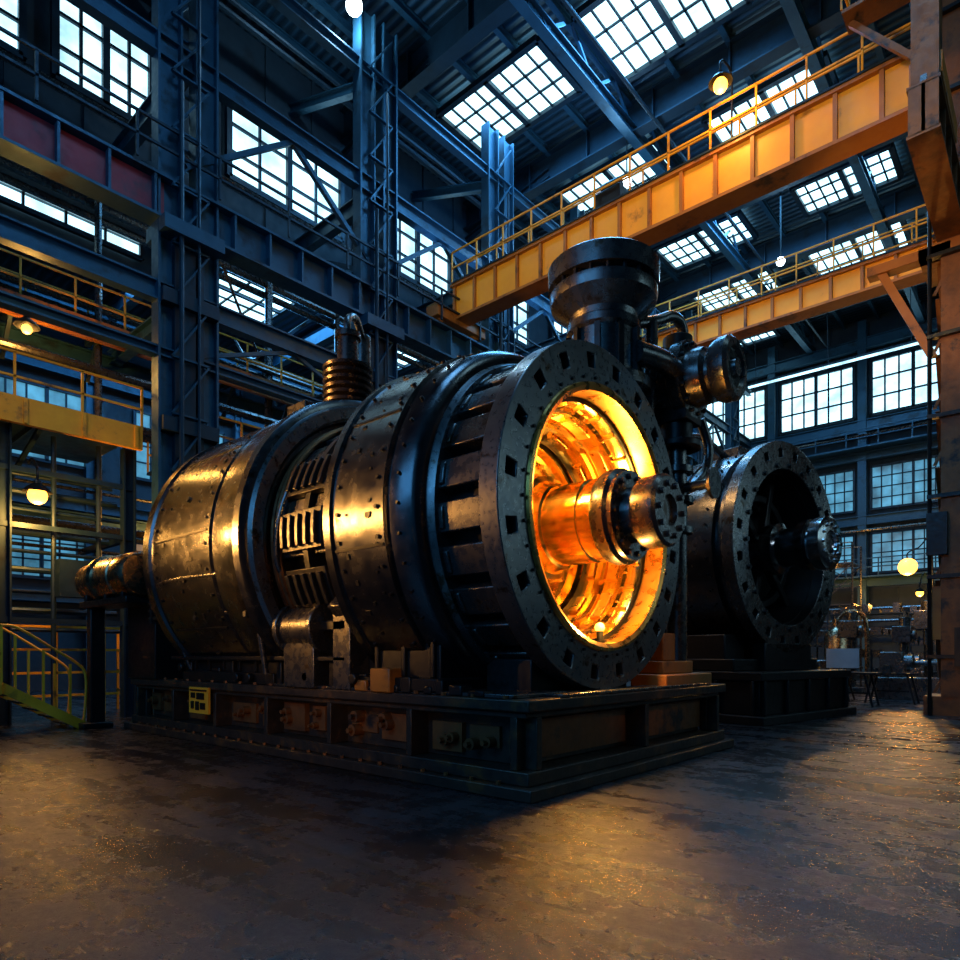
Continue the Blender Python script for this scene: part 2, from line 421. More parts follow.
for i in range(1,len(ys)-1):
    a,c=ys[i],ys[i+1]
    b.beam((XG,a,14.2),(XG,(a+c)/2,16.7),.14);b.beam((XG,c,14.2),(XG,(a+c)/2,16.7),.14)
    b.beam((-21.9,a+3,10.7),(-21.9,c+3,16.7),.12)
    b.beam((XG,a,9.3),(XG,(a+c)/2,10.5),.1);b.beam((XG,c,9.3),(XG,(a+c)/2,10.5),.1)
b.mi=1
b.rail((XG+.35,-6,13.6),(XG+.35,48,13.6),1.1,2.1,.03)
b.obj('wall_bracing',[M_blue,M_dblue])
b=B()
for i in range(22):
    x=-21.6+random.random()*.9;z=random.choice([4.2,5,6.2,8.2,9.6,11.5,12,13,14.5,15.6,17.6])+random.random()*.4
    r=random.choice([.05,.08,.12])
    b.cyl((x,-8,z),(x,48,z),r,8)
for i in range(16):
    y=-2+i*2.9+random.random();x=-21.4+random.random()*.5
    b.cyl((x,y,0),(x,y,16.5),random.choice([.06,.1,.14]),8)
for i in range(7):
    y=9+i*5.5
    b.tube([(-17.4,y,12.4),(-18,y+1,11.3),(-19,y+2,11.0),(-20.5,y+2.4,11.6),(-21.4,y+2.5,12.5)],.04,8)
b.obj('wall_pipes',M_steel)
def catwalk(x0,x1,y0,y1,z,name,em,rm):
    b=B();b.box((x0,y0,z-.08),(x1,y1,z));b.mi=1
    b.box((x1-.08,y0,z-.5),(x1+.06,y1,z+.1))
    y=y0
    while y<y1:
        b.box((x1+.05,y,z-.48),(x1+.1,y+.08,z+.08));y+=1.2
    b.mi=2;b.rail((x1,y0,z),(x1,y1,z),1.1,1.3,.025)
    b.rail((x0+.1,y0,z),(x0+.1,y1,z),1.1,1.6,.025)
    b.mi=0
    y=y0+.5
    while y<y1:
        b.beam((x1-.1,y,z-.2),(x0,y,z-1.3),.1);b.beam((x0,y,z-.2),(x1,y,z-.2),.14);y+=2.1
    return b.obj(name,[M_dblue,em,rm])
catwalk(-21.7,-17.75,-4,7.0,7.35,'mezzanine_catwalk',M_yellow,M_yellow)
catwalk(-21.7,-18.2,8.7,40,7.35,'mezzanine_catwalk',M_yellow,M_yellow)
catwalk(-21.7,-20.6,-4,40,11.0,'mezzanine_catwalk',M_dorange,M_yellow)
b=B()
for y in(-3.5,.2,4.1,6.8):
    b.ibeam((-18.1,y,0),(-18.1,y,6.9),.3,.25,.04)
    b.beam((-18.1,y,4.6),(-21.6,y,4.6),.15)
for z in(2.4,4.6,5.9): b.beam((-18.1,-3.5,z),(-18.1,6.9,z),.12)
for i in range(9): b.cyl((-18.6-.3*(i%3),-3,2.2+.48*i),(-18.6-.3*(i%3),6.8,2.2+.48*i),.05+.025*(i%2),8)
for y in(1.2,2.6,3.4,5.2,6.2): b.cyl((-18.4,y,0),(-18.4,y,6.9),.06,8)
b.box((-18.35,2.2,2.9),(-17.95,3.1,4.1));b.box((-18.35,5.2,3.0),(-17.95,5.9,3.9))
b.obj('mezzanine_support_frame',M_dblue)
# raised access platform with yellow rails and stairs
b=B();b.box((-17.6,1.6,.95),(-16.0,3.6,1.05));b.mi=1
b.box((-16.02,1.6,.8),(-15.95,3.6,1.07))
b.rail((-16.0,1.6,1.05),(-16.0,3.6,1.05),1.15,.7,.025);b.rail((-17.6,1.6,1.05),(-17.6,3.6,1.05),1.15,.8,.025)
b.mi=0
for x in(-17.5,-16.1):
    for y in(1.7,3.5): b.box((x-.06,y-.06,0),(x+.06,y+.06,.95))
b.mi=1
for x in(-16.05,-17.1):
    b.beam((x,3.6,.95),(x,5.1,0.05),.06,.2)
    b.tube([(x,3.6,2.2),(x,3.9,2.15),(x,4.5,1.75),(x,5.0,1.4),(x,5.15,1.15),(x,5.15,.6),(x,5.1,.05)],.028,8)
    for j in range(3):
        t=(j+.5)/3;b.beam((x,3.6+1.5*t,.95-.9*t),(x,3.6+1.5*t,2.15-.9*t),.045)
b.mi=0
for j in range(5): b.box((-17.1,3.65+.29*j,.76-.17*j),(-16.05,3.9+.29*j,.8-.17*j))
b.obj('access_platform_stairs',[M_steel,M_yellow])
b=B();b.rail((-18.9,3.2,0),(-18.9,7.6,0),2.3,1.1,.03,3);b.rail((-21.0,7.6,0),(-18.9,7.6,0),2.3,1.1,.03,3);b.obj('guard_rail',M_yellow)
def cabinet(x,y,w,d,h,m,name):
    b=B();b.box((x,y,.1),(x+w,y+d,h));b.mi=1
    b.box((x-.02,y-.02,0),(x+w+.02,y+d+.02,.1));b.box((x+w,y+.08,.25),(x+w+.03,y+d/2-.03,h-.1));b.box((x+w,y+d/2+.03,.25),(x+w+.03,y+d-.08,h-.1))
    b.box((x+w+.03,y+d/2-.1,h*.5),(x+w+.06,y+d/2-.06,h*.6))
    return b.obj(name,[m,M_dblue],bevel=.015)
for i,(x,y,w,d,h) in enumerate(((-21,9.4,1,1.4,2.2),(-20.6,11.4,1.2,1.8,2.6),(-20.6,15,1,1.5,2.1),(-20.8,18,1.3,2,2.8),(-20.5,24,1.2,2,2.4),(-20.5,30.5,1.2,2,2.4),(-21,-.5,1.2,1.6,2.3))):
    cabinet(x,y,w,d,h,random.choice([M_blue,M_steel,M_dblue]),'control_cabinet')
# ------------------------------------------------------------------ overhead cranes
def crane(y,z0,z1,name,x0=-17.3,x1=-1.9):
    e=empty(name,((x0+x1)/2,y,z0))
    b=B()
    b.box((x0+.3,y-.22,z0+.08),(x1-.3,y+.22,z1-.08))
    b.mi=1
    b.box((x0+.3,y-.36,z0),(x1-.3,y+.36,z0+.09));b.box((x0+.3,y-.36,z1-.09),(x1-.3,y+.36,z1))
    x=x0+.4
    while x<x1-.3:
        b.box((x,y-.32,z0+.09),(x+.1,y+.32,z1-.09));x+=.98
    b.obj('box_girder',[M_orange,M_dorange],e)
    b=B()
    for xx,s in((x0+.3,1),(x1-.25,1)):
        b.box((xx-.3,y-1.3,13.78),(xx+.3,y+1.3,z0+.3))
        for k in(-.9,.9): b.cyl((xx-.12,y+k,13.95),(xx+.12,y+k,13.95),.26,20)
    b.obj('end_truck',M_dorange,e,bevel=.02)
    b=B();b.box((x0+.4,y-.4,z1),(x1-.4,y+.5,z1+.05));b.mi=1
    b.rail((x0+.4,y-.36,z1),(x1-.4,y-.36,z1),1.15,1.25,.024);b.rail((x0+.4,y+.46,z1),(x1-.4,y+.46,z1),1.15,1.5,.022)
    b.obj('walkway',[M_dblue,M_yellow],e)
    return e
c1=crane(18,13.95,15.3,'overhead_crane')
b=B();b.box((-10.9,17.75,15.36),(-10.0,18.3,15.9));b.cyl((-10.7,18,16.0),(-10.1,18,16.0),.22,20);b.obj('hoist_motor',M_black,c1,bevel=.03)
crane(25.8,13.95,14.95,'overhead_crane')
b=B();b.box((-3.7,16.5,16.0),(-1.9,17.2,16.08));b.mi=1
b.rail((-3.7,16.5,16.08),(-1.9,16.5,16.08),1.1,.6,.022);b.rail((-3.7,16.5,16.08),(-3.7,17.2,16.08),1.1,.7,.022)
b.mi=0;b.beam((-3.6,16.9,16),(-2.15,16.9,14.2),.12);b.box((-2.4,16.6,13.7),(-1.9,17.1,16));b.mi=2;b.box((-3.2,16.9,16.08),(-2.5,17.2,17.3))
b.obj('crane_service_platform',[M_rustcol,M_yellow,M_blue])
# ------------------------------------------------------------------ lamps
def lamp(name,bulb,energy,col,arm=None,mats=M_bulbw,br=.11,shade=True):
    e=empty(name,bulb)
    x,y,z=bulb
    b=B();b.sphere(bulb,br);b.obj('bulb',mats,e)
    b=B()
    if shade: b.lathe(bulb,(0,0,1),[(.08,.30),(.18,.22),(.28,.08),(.34,.07),(.34,.001)],20);b.lathe(bulb,(0,0,1),[(.075,.295),(.17,.21),(.26,.07)],20)
    if arm: b.tube([(x,y,z+.33)]+arm,.03,8)
    b.obj('shade',M_black,e)
    l=bpy.data.lights.new(name+'_light','POINT');l.energy=energy;l.color=col;l.shadow_soft_size=.2
    o=bpy.data.objects.new('light',l);bpy.context.collection.objects.link(o);o.location=(x,y,z-.18-br)
    o.parent=e;o.matrix_parent_inverse=e.matrix_basis.inverted()
    return e
warm=(1,.46,.09)
lamp('industrial_lamp',(-17.4,4.6,5.2),420,warm,arm=[(-17.4,4.6,5.8),(-17.75,4.6,6.1),(-18.1,4.6,6.1)],br=.2)
lamp('industrial_lamp',(-6.6,16.9,16.3),220,warm,arm=[(-6.6,16.9,16.9),(-6.6,17.2,17.1),(-6.6,17.66,17.0),(-6.6,17.66,15.35)],br=.18)
lamp('industrial_lamp',(-5.1,34.5,5.5),420,warm,arm=[(-5.1,34.5,6.1),(-4.7,34.5,6.3),(-4.2,34.5,6.2),(-4.2,34.5,0)],br=.38)
lamp('industrial_lamp',(-19.0,9.6,5.9),320,warm,arm=[(-19.0,9.6,6.9),(-19.0,9.6,7.0)],br=.15)
lamp('industrial_lamp',(-19.0,16,5.9),320,warm,arm=[(-19,16,6.9),(-19,16,7.0)],br=.15)
lamp('industrial_lamp',(-20.0,23,5.9),220,warm,arm=[(-20,23,6.9),(-20,23,7.0)],br=.12)
lamp('industrial_lamp',(-19.8,5.0,9.9),260,warm,arm=[(-19.8,5.0,10.4),(-20.2,5.0,10.6),(-20.6,5.0,10.6)],br=.12)
lamp('industrial_lamp',(-10.5,44,6.0),300,warm,arm=[(-10.5,44,6.5),(-10.5,45.5,6.7),(-10.5,48,6.6)],br=.22)
lamp('industrial_lamp',(-6.2,46,5.2),300,warm,arm=[(-6.2,46,5.7),(-6.2,47,6.4),(-6.2,48,6.6)],br=.2)
cool=(.4,.72,1)
lamp('high_bay_lamp',(-16.6,12.9,21.9),400,cool,arm=[(-16.6,12.9,23.7)],mats=M_bulbc,br=.26,shade=False)
lamp('high_bay_lamp',(-13.2,24,20.8),400,cool,arm=[(-13.2,24,22.6)],mats=M_bulbc,br=.2,shade=False)
lamp('high_bay_lamp',(-10,33,20.3),400,cool,arm=[(-10,33,23.7)],mats=M_bulbc,br=.2,shade=False)
b=B();b.box((-15.5,44.4,19.2),(-6.0,44.55,19.3));b.mi=1;b.box((-15.5,44.35,19.3),(-6.0,44.6,19.42))
for x in(-15,-10.7,-6.4): b.beam((x,44.47,19.4),(x,44.2,22.5),.04)
b.obj('fluorescent_strip_light',[M_pane,M_dblue])
# ------------------------------------------------------------------ MACHINE 1
G=empty('industrial_generator',(-9.8,8.6,0))
O=(0,7.8,3.42);X=(1,0,0)
def part(b,name,m,bevel=0): return b.obj(name,m,G,bevel)
X0,X1,Y0,Y1=-15.3,-4.25,5.65,11.5
b=B()
b.box((X0,Y0,0),(X1,Y1,.14));b.box((X0+.12,Y0+.12,.14),(X1-.12,Y1-.12,.3))
b.box((X0+.45,Y0+.45,.3),(X1-.45,Y1-.45,.95))
part(b,'plinth',M_base,.015)
b=B()
b.box((X0+.1,Y0+.1,.96),(X1-.1,Y1-.1,1.1))
b.box((X0+.2,Y0+.18,.88),(X1-.2,Y1-.18,.96))
part(b,'deck_flange',M_base,.02)
b=B()
n=6
for i in range(n+1):
    x=X0+.3+(X1-X0-.7)*i/n
    b.box((x,Y0+.14,.3),(x+.1,Y0+.46,.9));b.box((x,Y1-.46,.3),(x+.1,Y1-.14,.9))
for i in range(3):
    y=Y0+.3+(Y1-Y0-.7)*i/2
    b.box((X1-.46,y,.3),(X1-.14,y+.1,.9));b.box((X0+.14,y,.3),(X0+.46,y+.1,.9))
part(b,'stiffeners',M_base,.01)
b=B()
random.seed(3)
for i in range(n):
    xa=X0+.4+(X1-X0-.7)*i/n;L=(X1-X0-.7)/n-.1
    k=xa+.15
    while k<xa+L-.35:
        w=random.uniform(.3,.8);w=min(w,xa+L-.1-k)
        zb=random.uniform(.34,.5)
        b.box((k,Y0+.36+random.uniform(0,.06),zb),(k+w,Y0+.46,random.uniform(.7,.85)))
        for q in range(random.choice([1,2,2])):
            xx=k+w*random.uniform(.2,.8);zz=random.uniform(.5,.72);r=random.uniform(.05,.09)
            b.cyl((xx,Y0+.46,zz),(xx,Y0+.27,zz),r,12);b.cyl((xx,Y0+.3,zz),(xx,Y0+.2,zz),r*.5,6)
        k+=w+random.uniform(.05,.25)
for i in range(2):
    ya=Y0+.42+(Y1-Y0-.7)*i/2
    b.box((X1-.46,ya+.12,.38),(X1-.38,ya+2.3,.84))
for i in range(22):
    xx=X0+.3+i*.49;b.cyl((xx,Y0+.14,1.1),(xx,Y0+.14,1.14),.035,6)
for i in range(26):
    xx=X0+.3+i*.41;b.cyl((xx,Y0+.06,.14),(xx,Y0+.06,.18),.03,6)
part(b,'base_fittings',M_rustcol)
b=B();b.box((-12.3,Y0+.05,.52),(-11.55,Y0+.09,1.0));b.mi=1
b.box((-12.24,Y0+.03,.93),(-11.61,Y0+.05,.96));b.box((-12.2,Y0+.03,.8),(-12.05,Y0+.05,.9));b.box((-11.98,Y0+.03,.78),(-11.7,Y0+.05,.9));b.box((-12.2,Y0+.03,.6),(-12.1,Y0+.05,.74));b.box((-12.02,Y0+.03,.58),(-11.9,Y0+.05,.74));b.box((-11.84,Y0+.03,.6),(-11.66,Y0+.05,.72))
part(b,'warning_plate',[M_orange,M_black])
b=B();b.box((-6.6,5.8,1.1),(-4.6,6.9,1.15));b.box((-4.75,6.4,1.1),(-4.35,10.7,1.14));b.box((-9.5,5.78,1.1),(-7.0,6.3,1.14))
part(b,'deck_plates',M_steel,.01)
b=B();b.box((-5.0,9.2,1.1),(-4.4,10.9,1.3));b.box((-5.0,9.5,1.3),(-4.6,10.6,1.5));b.box((-5.3,9.8,1.5),(-4.75,10.4,1.95))
part(b,'support_blocks',M_dorange,.02)
b=B();b.slotring(O,X,-4.88,-4.6,[1.72,1.9,1.97,2.16,2.29],20,7,(3,4))
part(b,'front_flange',M_flange,.012)
b=B();b.lathe(O,X,[(-4.9,2.2),(-4.9,1.6),(-4.87,1.6),(-4.87,2.2)],96);part(b,'slot_backing',M_black)
b=B();b.abolts(O,X,-4.6,1.84,40,.022,.03);part(b,'flange_bolts',M_black)
b=B();b.lathe(O,X,[(-4.6,1.78),(-4.56,1.77),(-4.55,1.73),(-4.58,1.67),(-4.9,1.66)],96)
part(b,'flange_lip',M_gold2)
b=B();b.lathe(O,X,[(-4.9,1.66),(-4.95,1.62),(-5.12,1.60),(-5.13,1.52),(-5.2,1.52),(-5.22,1.58),(-5.45,1.55),(-5.47,1.42),(-5.56,1.42),(-5.58,1.48),(-5.8,1.44),(-5.82,1.25),(-5.95,1.22),(-5.95,.9),(-5.86,.86),(-5.86,.74),(-5.75,.74),(-5.75,.6)],96)
part(b,'inner_bowl',M_gold)
b=B()
for i in range(12):
    a=math.radians(30*i+6)
    b.cplate(O,X,-5.43,-5.24,1.52,1.57,a,a+math.radians(20),5)
    b.cplate(O,X,-5.78,-5.6,1.40,1.46,a,a+math.radians(14),4)
for i in range(24):
    a=math.radians(15*i);b.cplate(O,X,-5.12,-4.93,1.57,1.62,a,a+math.radians(1.2),1)
b.abolts(O,X,-5.95,1.08,20,.045,.06);b.abolts(O,X,-5.13,1.56,36,.02,.03)
part(b,'inner_panels',M_gold2,.008)
b=B();b.lathe(O,X,[(-5.95,.78),(-5.6,.78),(-5.58,.74),(-5.5,.74),(-5.48,.66),(-5.4,.62),(-5.3,.6),(-5.28,.56),(-4.75,.56),(-4.73,.53),(-4.68,.53),(-4.66,.56),(-4.45,.56),(-4.43,.5),(-4.3,.5)],72)
part(b,'shaft',M_gold)
b=B();b.lathe(O,X,[(-4.5,.45),(-4.5,.60),(-4.42,.63),(-4.3,.63),(-4.26,.58),(-4.2,.58),(-4.2,.36),(-4.02,.34),(-4.02,.44),(-3.96,.46),(-3.72,.46),(-3.68,.42),(-3.68,.2),(-3.74,.19),(-3.74,.001)],64)
b.abolts(O,X,-4.2,.5,14,.04,.05);b.abolts(O,X,-3.68,.33,10,.04,.05)
part(b,'shaft_coupling',M_steel)
b=B();b.lathe(O,X,[(-4.88,2.2),(-4.95,2.2),(-4.97,2.0),(-5.75,2.0),(-5.75,1.3)],96);part(b,'ribbed_core',M_black)
b=B()
for i in range(26):
    a=math.radians(360/26*i)
    b.cplate(O,X,-5.62,-4.93,1.98,2.2,a,a+math.radians(9.6),4)
    b.cplate(O,X,-5.58,-5.5,2.18,2.23,a+.02,a+math.radians(8.4),3)
part(b,'drum_ribs',M_steel,.02)
b=B();b.lathe(O,X,[(-5.72,1.9),(-5.7,2.35),(-5.74,2.44),(-5.82,2.5),(-6.1,2.53),(-6.12,2.49),(-6.17,2.49),(-6.19,2.56),(-7.2,2.56),(-7.22,2.6),(-7.36,2.6),(-7.4,2.52),(-7.4,1.8)],128)
part(b,'main_casing',M_shell)
b=B()
b.rbolts(O,X,-6.3,2.56,44,.028,.03);b.rbolts(O,X,-7.08,2.56,44,.028,.03);b.rbolts(O,X,-5.95,2.52,44,.022,.03)
b.abolts(O,X,-5.71,2.2,40,.045,.07)
for a0 in(150,190,230,110,70):
    a=math.radians(a0);b.cplate(O,X,-7.18,-6.22,2.555,2.575,a,a+math.radians(.8),1)
random.seed(5)
for i in range(34):
    a=math.radians(random.uniform(100,230));t=random.uniform(-7.0,-6.35);s=random.uniform(.02,.06)
    b.cplate(O,X,t,t+s*random.uniform(.8,2),2.55,2.575,a,a+s*.5,1)
part(b,'casing_bolts',M_black)
b=B();b.lathe(O,X,[(-5.6,2.0),(-5.6,2.26),(-5.68,2.3),(-5.71,2.3)],96);part(b,'collar',M_flange)
b=B();b.lathe(O,X,[(-7.4,1.9),(-9.3,1.9)],96)
b.lathe(O,X,[(-8.3,1.9),(-8.3,2.22),(-8.42,2.22),(-8.42,1.9)],96)
part(b,'stator_core',M_black)
b=B()
for i in range(24):
    a=math.radians(15*i)
    b.cplate(O,X,-9.15,-8.5,1.88,2.14,a,a+math.radians(9),3)
    b.cplate(O,X,-8.25,-7.6,1.88,2.14,a,a+math.radians(9),3)
part(b,'stator_bars',M_steel,.02)
b=B()
for a0 in(150,172,194,216):
    a=math.radians(a0);b.cplate(O,X,-8.9,-7.9,2.14,2.26,a,a+math.radians(15),3)
    for q in range(5): b.cplate(O,X,-8.85+q*.2,-8.77+q*.2,2.26,2.33,a+.03,a+math.radians(13.5),3)
part(b,'stator_covers',M_black,.01)
b=B()
for t in(-7.5,-7.62,-9.22,-9.1):
    b.lathe(O,X,[(t+.05*math.cos(k*math.pi/4),2.2+.05*math.sin(k*math.pi/4)) for k in range(9)],96)
part(b,'stator_windings',M_wind)
b=B();b.lathe(O,X,[(-9.3,1.9),(-9.35,2.3),(-9.3,2.34),(-9.3,2.62),(-9.36,2.72),(-9.5,2.74),(-9.56,2.7),(-10.2,2.7),(-10.22,2.66),(-10.3,2.66),(-10.32,2.7),(-12.5,2.7),(-12.55,2.74),(-12.8,2.74),(-12.85,2.66),(-13.2,2.3),(-13.3,1.3),(-13.4,.7)],128)
part(b,'rear_casing',M_shell)
b=B();b.lathe(O,X,[(-9.3,2.36),(-9.22,2.38),(-9.22,2.56),(-9.3,2.6)],96);b.abolts(O,X,-9.25,2.47,36,.035,.06);part(b,'rear_flange',M_flange)
b=B();b.rbolts(O,X,-10.45,2.7,40,.03,.03);b.rbolts(O,X,-12.35,2.7,40,.03,.03);b.rbolts(O,X,-11.3,2.7,12,.05,.03,.2)
for a0 in(140,175,210):
    a=math.radians(a0);b.cplate(O,X,-12.3,-10.4,2.69,2.715,a,a+math.radians(.8),1)
random.seed(6)
for i in range(26):
    a=math.radians(random.uniform(100,230));t=random.uniform(-12.2,-10.5);s=random.uniform(.02,.06)
    b.cplate(O,X,t,t+s*random.uniform(.8,2),2.69,2.715,a,a+s*.5,1)
part(b,'rear_bolts',M_black)
b=B();b.cyl((-13.3,7.8,3.42),(-15.0,7.8,3.42),.45,40);b.cyl((-14.9,7.8,3.42),(-15.15,7.8,3.42),.8,40);part(b,'tail_shaft',M_polish)
b=B();b.box((-14.6,6.9,1.1),(-13.9,8.7,2.8));b.cyl((-14.7,7.8,3.42),(-13.8,7.8,3.42),.85,40);b.box((-14.8,6.5,1.1),(-13.7,9.1,1.45));part(b,'bearing_pedestal',M_black,.04)
b=B()
b.lathe((-13.6,5.4,3.2),(-1,0,0),[(0,.001),(0,.4),(.1,.46),(.6,.46),(.62,.43),(.7,.43),(.72,.46),(1.6,.46),(1.62,.52),(1.75,.52),(1.77,.44),(2.6,.42),(2.75,.3),(2.8,.15),(2.8,.001)],48)
part(b,'auxiliary_tank',M_tank)
b=B();b.box((-15.2,5.7,1.1),(-13.8,6.3,2.75))
b.box((-16.15,5.2,0),(-15.9,5.5,2.75));b.box((-16.4,5.0,0),(-15.7,5.6,.12));b.box((-16.3,5.1,2.62),(-13.7,5.75,2.76))
for x in(-16.0,-14.9,-14.0): b.box((x,5.1,2.7),(x+.12,5.7,2.9))
part(b,'auxiliary_tank_stand',M_black,.02)
b=B()
for x0,x1,r in((-7.3,-5.8,2.56),(-12.7,-9.6,2.7)):
    for ya,yb in((5.95,6.9),(8.7,9.65)):
        b.box((x0+.1,ya,1.1),(x1-.1,yb,1.75))
    b.box((x0-.05,5.8,1.1),(x1+.05,9.8,1.3))
    k=x0+.15
    while k<x1-.1:
        b.box((k,5.9,1.3),(k+.08,6.2,2.15));b.box((k,9.4,1.3),(k+.08,9.7,2.15));k+=.55
b.box((-9.6,6.1,1.1),(-7.3,6.7,1.9));b.box((-5.7,6.6,1.1),(-4.95,9.0,1.55))
b.box((-13.2,5.75,1.95),(-7.6,5.92,2.1));b.box((-13.2,5.75,1.5),(-7.6,5.86,1.58))
part(b,'cradle',M_black,.02)
b=B();random.seed(11)
x=-12.9
while x<-7.4:
    w=random.uniform(.25,.5);h=random.uniform(.15,.55);d=random.uniform(.2,.35)
    b.box((x,5.85,1.1),(x+w,5.85+d,1.1+h))
    if random.random()<.6: b.cyl((x+w/2,5.8,1.1+h*.7),(x+w/2,5.6+.1,1.1+h*.7),.08,12)
    x+=w+random.uniform(.05,.3)
x=-7.2
while x<-5.2:
    w=random.uniform(.12,.3);b.box((x,5.78,1.1),(x+w,5.98,1.1+random.uniform(.06,.22)));x+=w+random.uniform(.05,.3)
part(b,'deck_junction_boxes',M_black,.02)
b=B();b.cyl((-9.1,5.95,2.0),(-8.3,5.95,2.0),.34,28);b.cyl((-8.3,5.95,2.0),(-8.2,5.95,2.0),.4,28);b.cyl((-9.2,5.95,2.0),(-9.1,5.95,2.0),.4,28);b.box((-9.1,5.7,1.1),(-8.3,6.2,1.8))
b.box((-7.9,5.75,1.1),(-7.5,6.1,2.35));b.beam((-7.7,5.7,2.2),(-7.7,6.4,2.9),.3,.25)
part(b,'oil_pump',M_steel,.015)
b=B()
b.tube([(-9.6,5.7,1.3),(-9.6,5.6,1.9),(-9.6,5.5,2.5),(-9.7,5.35,2.8),(-10.2,5.2,2.9),(-12.4,5.2,2.9),(-12.6,5.3,2.7),(-12.6,5.6,2.0),(-12.6,5.9,1.3)],.05)
b.tube([(-9.1,5.95,2.3),(-9.1,5.85,2.7),(-9.1,5.6,3.0),(-9.0,5.55,3.6),(-8.9,5.7,4.2),(-8.8,6.0,4.6)],.05)
b.tube([(-8.0,5.95,2.0),(-7.7,5.9,2.6),(-7.75,5.7,3.2),(-8.0,5.7,3.8),(-8.1,6.1,4.6)],.045)
for z in(2.3,2.45,2.6): b.cyl((-13.3,5.4,z),(-9.6,5.4,z),.04,10)
for x in(-13.2,-11.4,-9.7): b.box((x,5.35,2.2),(x+.08,5.9,2.7))
part(b,'oil_pipes',M_steel)
b=B();b.box((-7.0,5.7,1.1),(-6.6,5.95,1.42));b.box((-7.4,5.75,1.1),(-7.15,5.95,1.25))
part(b,'wood_chocks',M_dorange,.02)
b=B();c=(-9.9,7.55,0)
pr=[(5.9,.5),(6.12,.5),(6.12,.34)]
z=6.15
for i in range(6):
    pr+=[(z,.3),(z+.03,.44),(z+.08,.46),(z+.12,.3)];z+=.13
pr+=[(z,.2),(z+.5,.19),(z+.5,.24),(z+.6,.24),(z+.6,.001)]
b.lathe(c,(0,0,1),pr,40);part(b,'insulator_stack',M_ins)
b=B();b.cyl((-10.4,8.3,5.9),(-10.4,8.3,7.9),.16,20);b.tube([(-9.9,7.55,7.4),(-9.9,7.55,7.8),(-10.1,7.9,8.0),(-10.4,8.3,7.8)],.07)
b.box((-10.9,6.9,5.85),(-10.3,8.6,6.25))
part(b,'bushing_terminal',M_steel,.02)
c=(-5.3,8.9,-.42)
b=B();b.lathe(c,(0,0,1),[(5.4,.62),(5.95,.62),(6.0,.72),(6.15,.72),(6.17,.5),(6.9,.5),(6.95,.56),(7.05,.56),(7.1,.5),(7.18,.52),(7.3,.68),(7.38,.8),(7.48,.82),(7.54,.82),(7.56,.70),(7.62,.70),(7.64,.84),(7.92,.85),(7.96,.8),(7.96,.55),(7.85,.5),(7.85,.001)],64)
part(b,'inlet_stack',M_steel)
b=B()
for i in range(20):
    a=math.radians(18*i);b.cyl((c[0]+.77*math.cos(a),c[1]+.77*math.sin(a),6.98),(c[0]+.77*math.cos(a),c[1]+.77*math.sin(a),7.24),.035,6)
for i in range(10):
    a=math.radians(36*i)
    b.cplate(c,(0,0,1),6.2,6.9,.49,.58,a,a+.14,1)
part(b,'stack_bolts',M_black)
b=B()
b.tube([(-4.75,8.9,6.1),(-4.6,9.4,6.1),(-4.6,9.75,6.1),(-4.65,10.2,6.1)],.17,20)
b.tube([(-5.0,9.4,6.8),(-4.9,9.9,7.0),(-4.8,10.2,7.15),(-4.78,10.5,7.15),(-4.78,10.65,6.9),(-4.78,10.66,6.5)],.09,16)
b.tube([(-4.9,9.55,5.0),(-4.9,9.7,6.5),(-4.9,9.7,6.9)],.1,12)
part(b,'stack_pipes',M_steel)
o=(0,10.4,6.1)
b=B();b.lathe(o,X,[(-5.6,.001),(-5.6,.42),(-5.5,.5),(-5.35,.5),(-5.33,.6),(-5.2,.62),(-5.15,.55),(-4.75,.55),(-4.7,.62),(-4.5,.62),(-4.48,.46),(-4.25,.44),(-4.2,.34),(-4.12,.34),(-4.1,.46),(-4.0,.5),(-3.85,.5),(-3.8,.44),(-3.8,.34),(-3.86,.3),(-3.86,.16),(-3.78,.14),(-3.78,.001)],48)
part(b,'valve_actuator',M_steel)
b=B();b.abolts(o,X,-4.5,.55,14,.035,.06);b.rbolts(o,X,-4.95,.55,14,.06,.08)
b.cyl((-4.78,10.4,6.5),(-4.78,10.4,6.85),.24,20);b.box((-5.1,10.1,5.4),(-4.5,10.7,5.7))
b.cyl((-4.8,10.4,5.0),(-4.8,10.4,5.5),.26,20);b.cyl((-4.8,10.4,5.0),(-4.8,10.4,5.1),.4,20)
part(b,'valve_body',M_black,.01)
b=B()
b.tube([(-4.8,10.4,5.0),(-4.8,10.4,1.1)],.17,16)
b.tube([(-4.6,10.9,5.6),(-4.55,11.1,5.2),(-4.55,11.05,4.8),(-4.6,10.8,4.5),(-4.8,10.5,4.3)],.08,12)
b.tube([(-5.1,10.1,5.5),(-5.2,9.9,5.2),(-5.2,9.7,4.8),(-5.2,9.5,4.2)],.09,12)
for z in(4.6,4.1,3.6): b.cyl((-4.8,10.4,z),(-4.8,10.4,z+.1),.27,16)
b.cyl((-4.8,10.4,4.35),(-4.2,10.4,4.35),.08,12);b.cyl((-4.2,10.4,4.35),(-4.15,10.4,4.35),.25,20)
b.tube([(-5.4,10.9,1.1),(-5.4,10.9,4.2),(-5.4,10.7,4.6),(-5.4,10.4,5.6)],.1,12)
part(b,'valve_pipes',M_steel)
b=B();b.sphere((-4.82,8.0,1.98),.07);part(b,'work_lamp_bulb',M_bulbw)
b=B();b.cyl((-4.82,8.0,1.78),(-4.82,8.0,1.93),.05,12);b.cyl((-4.82,8.0,1.76),(-4.82,8.0,1.8),.1,12);part(b,'work_lamp_base',M_black)
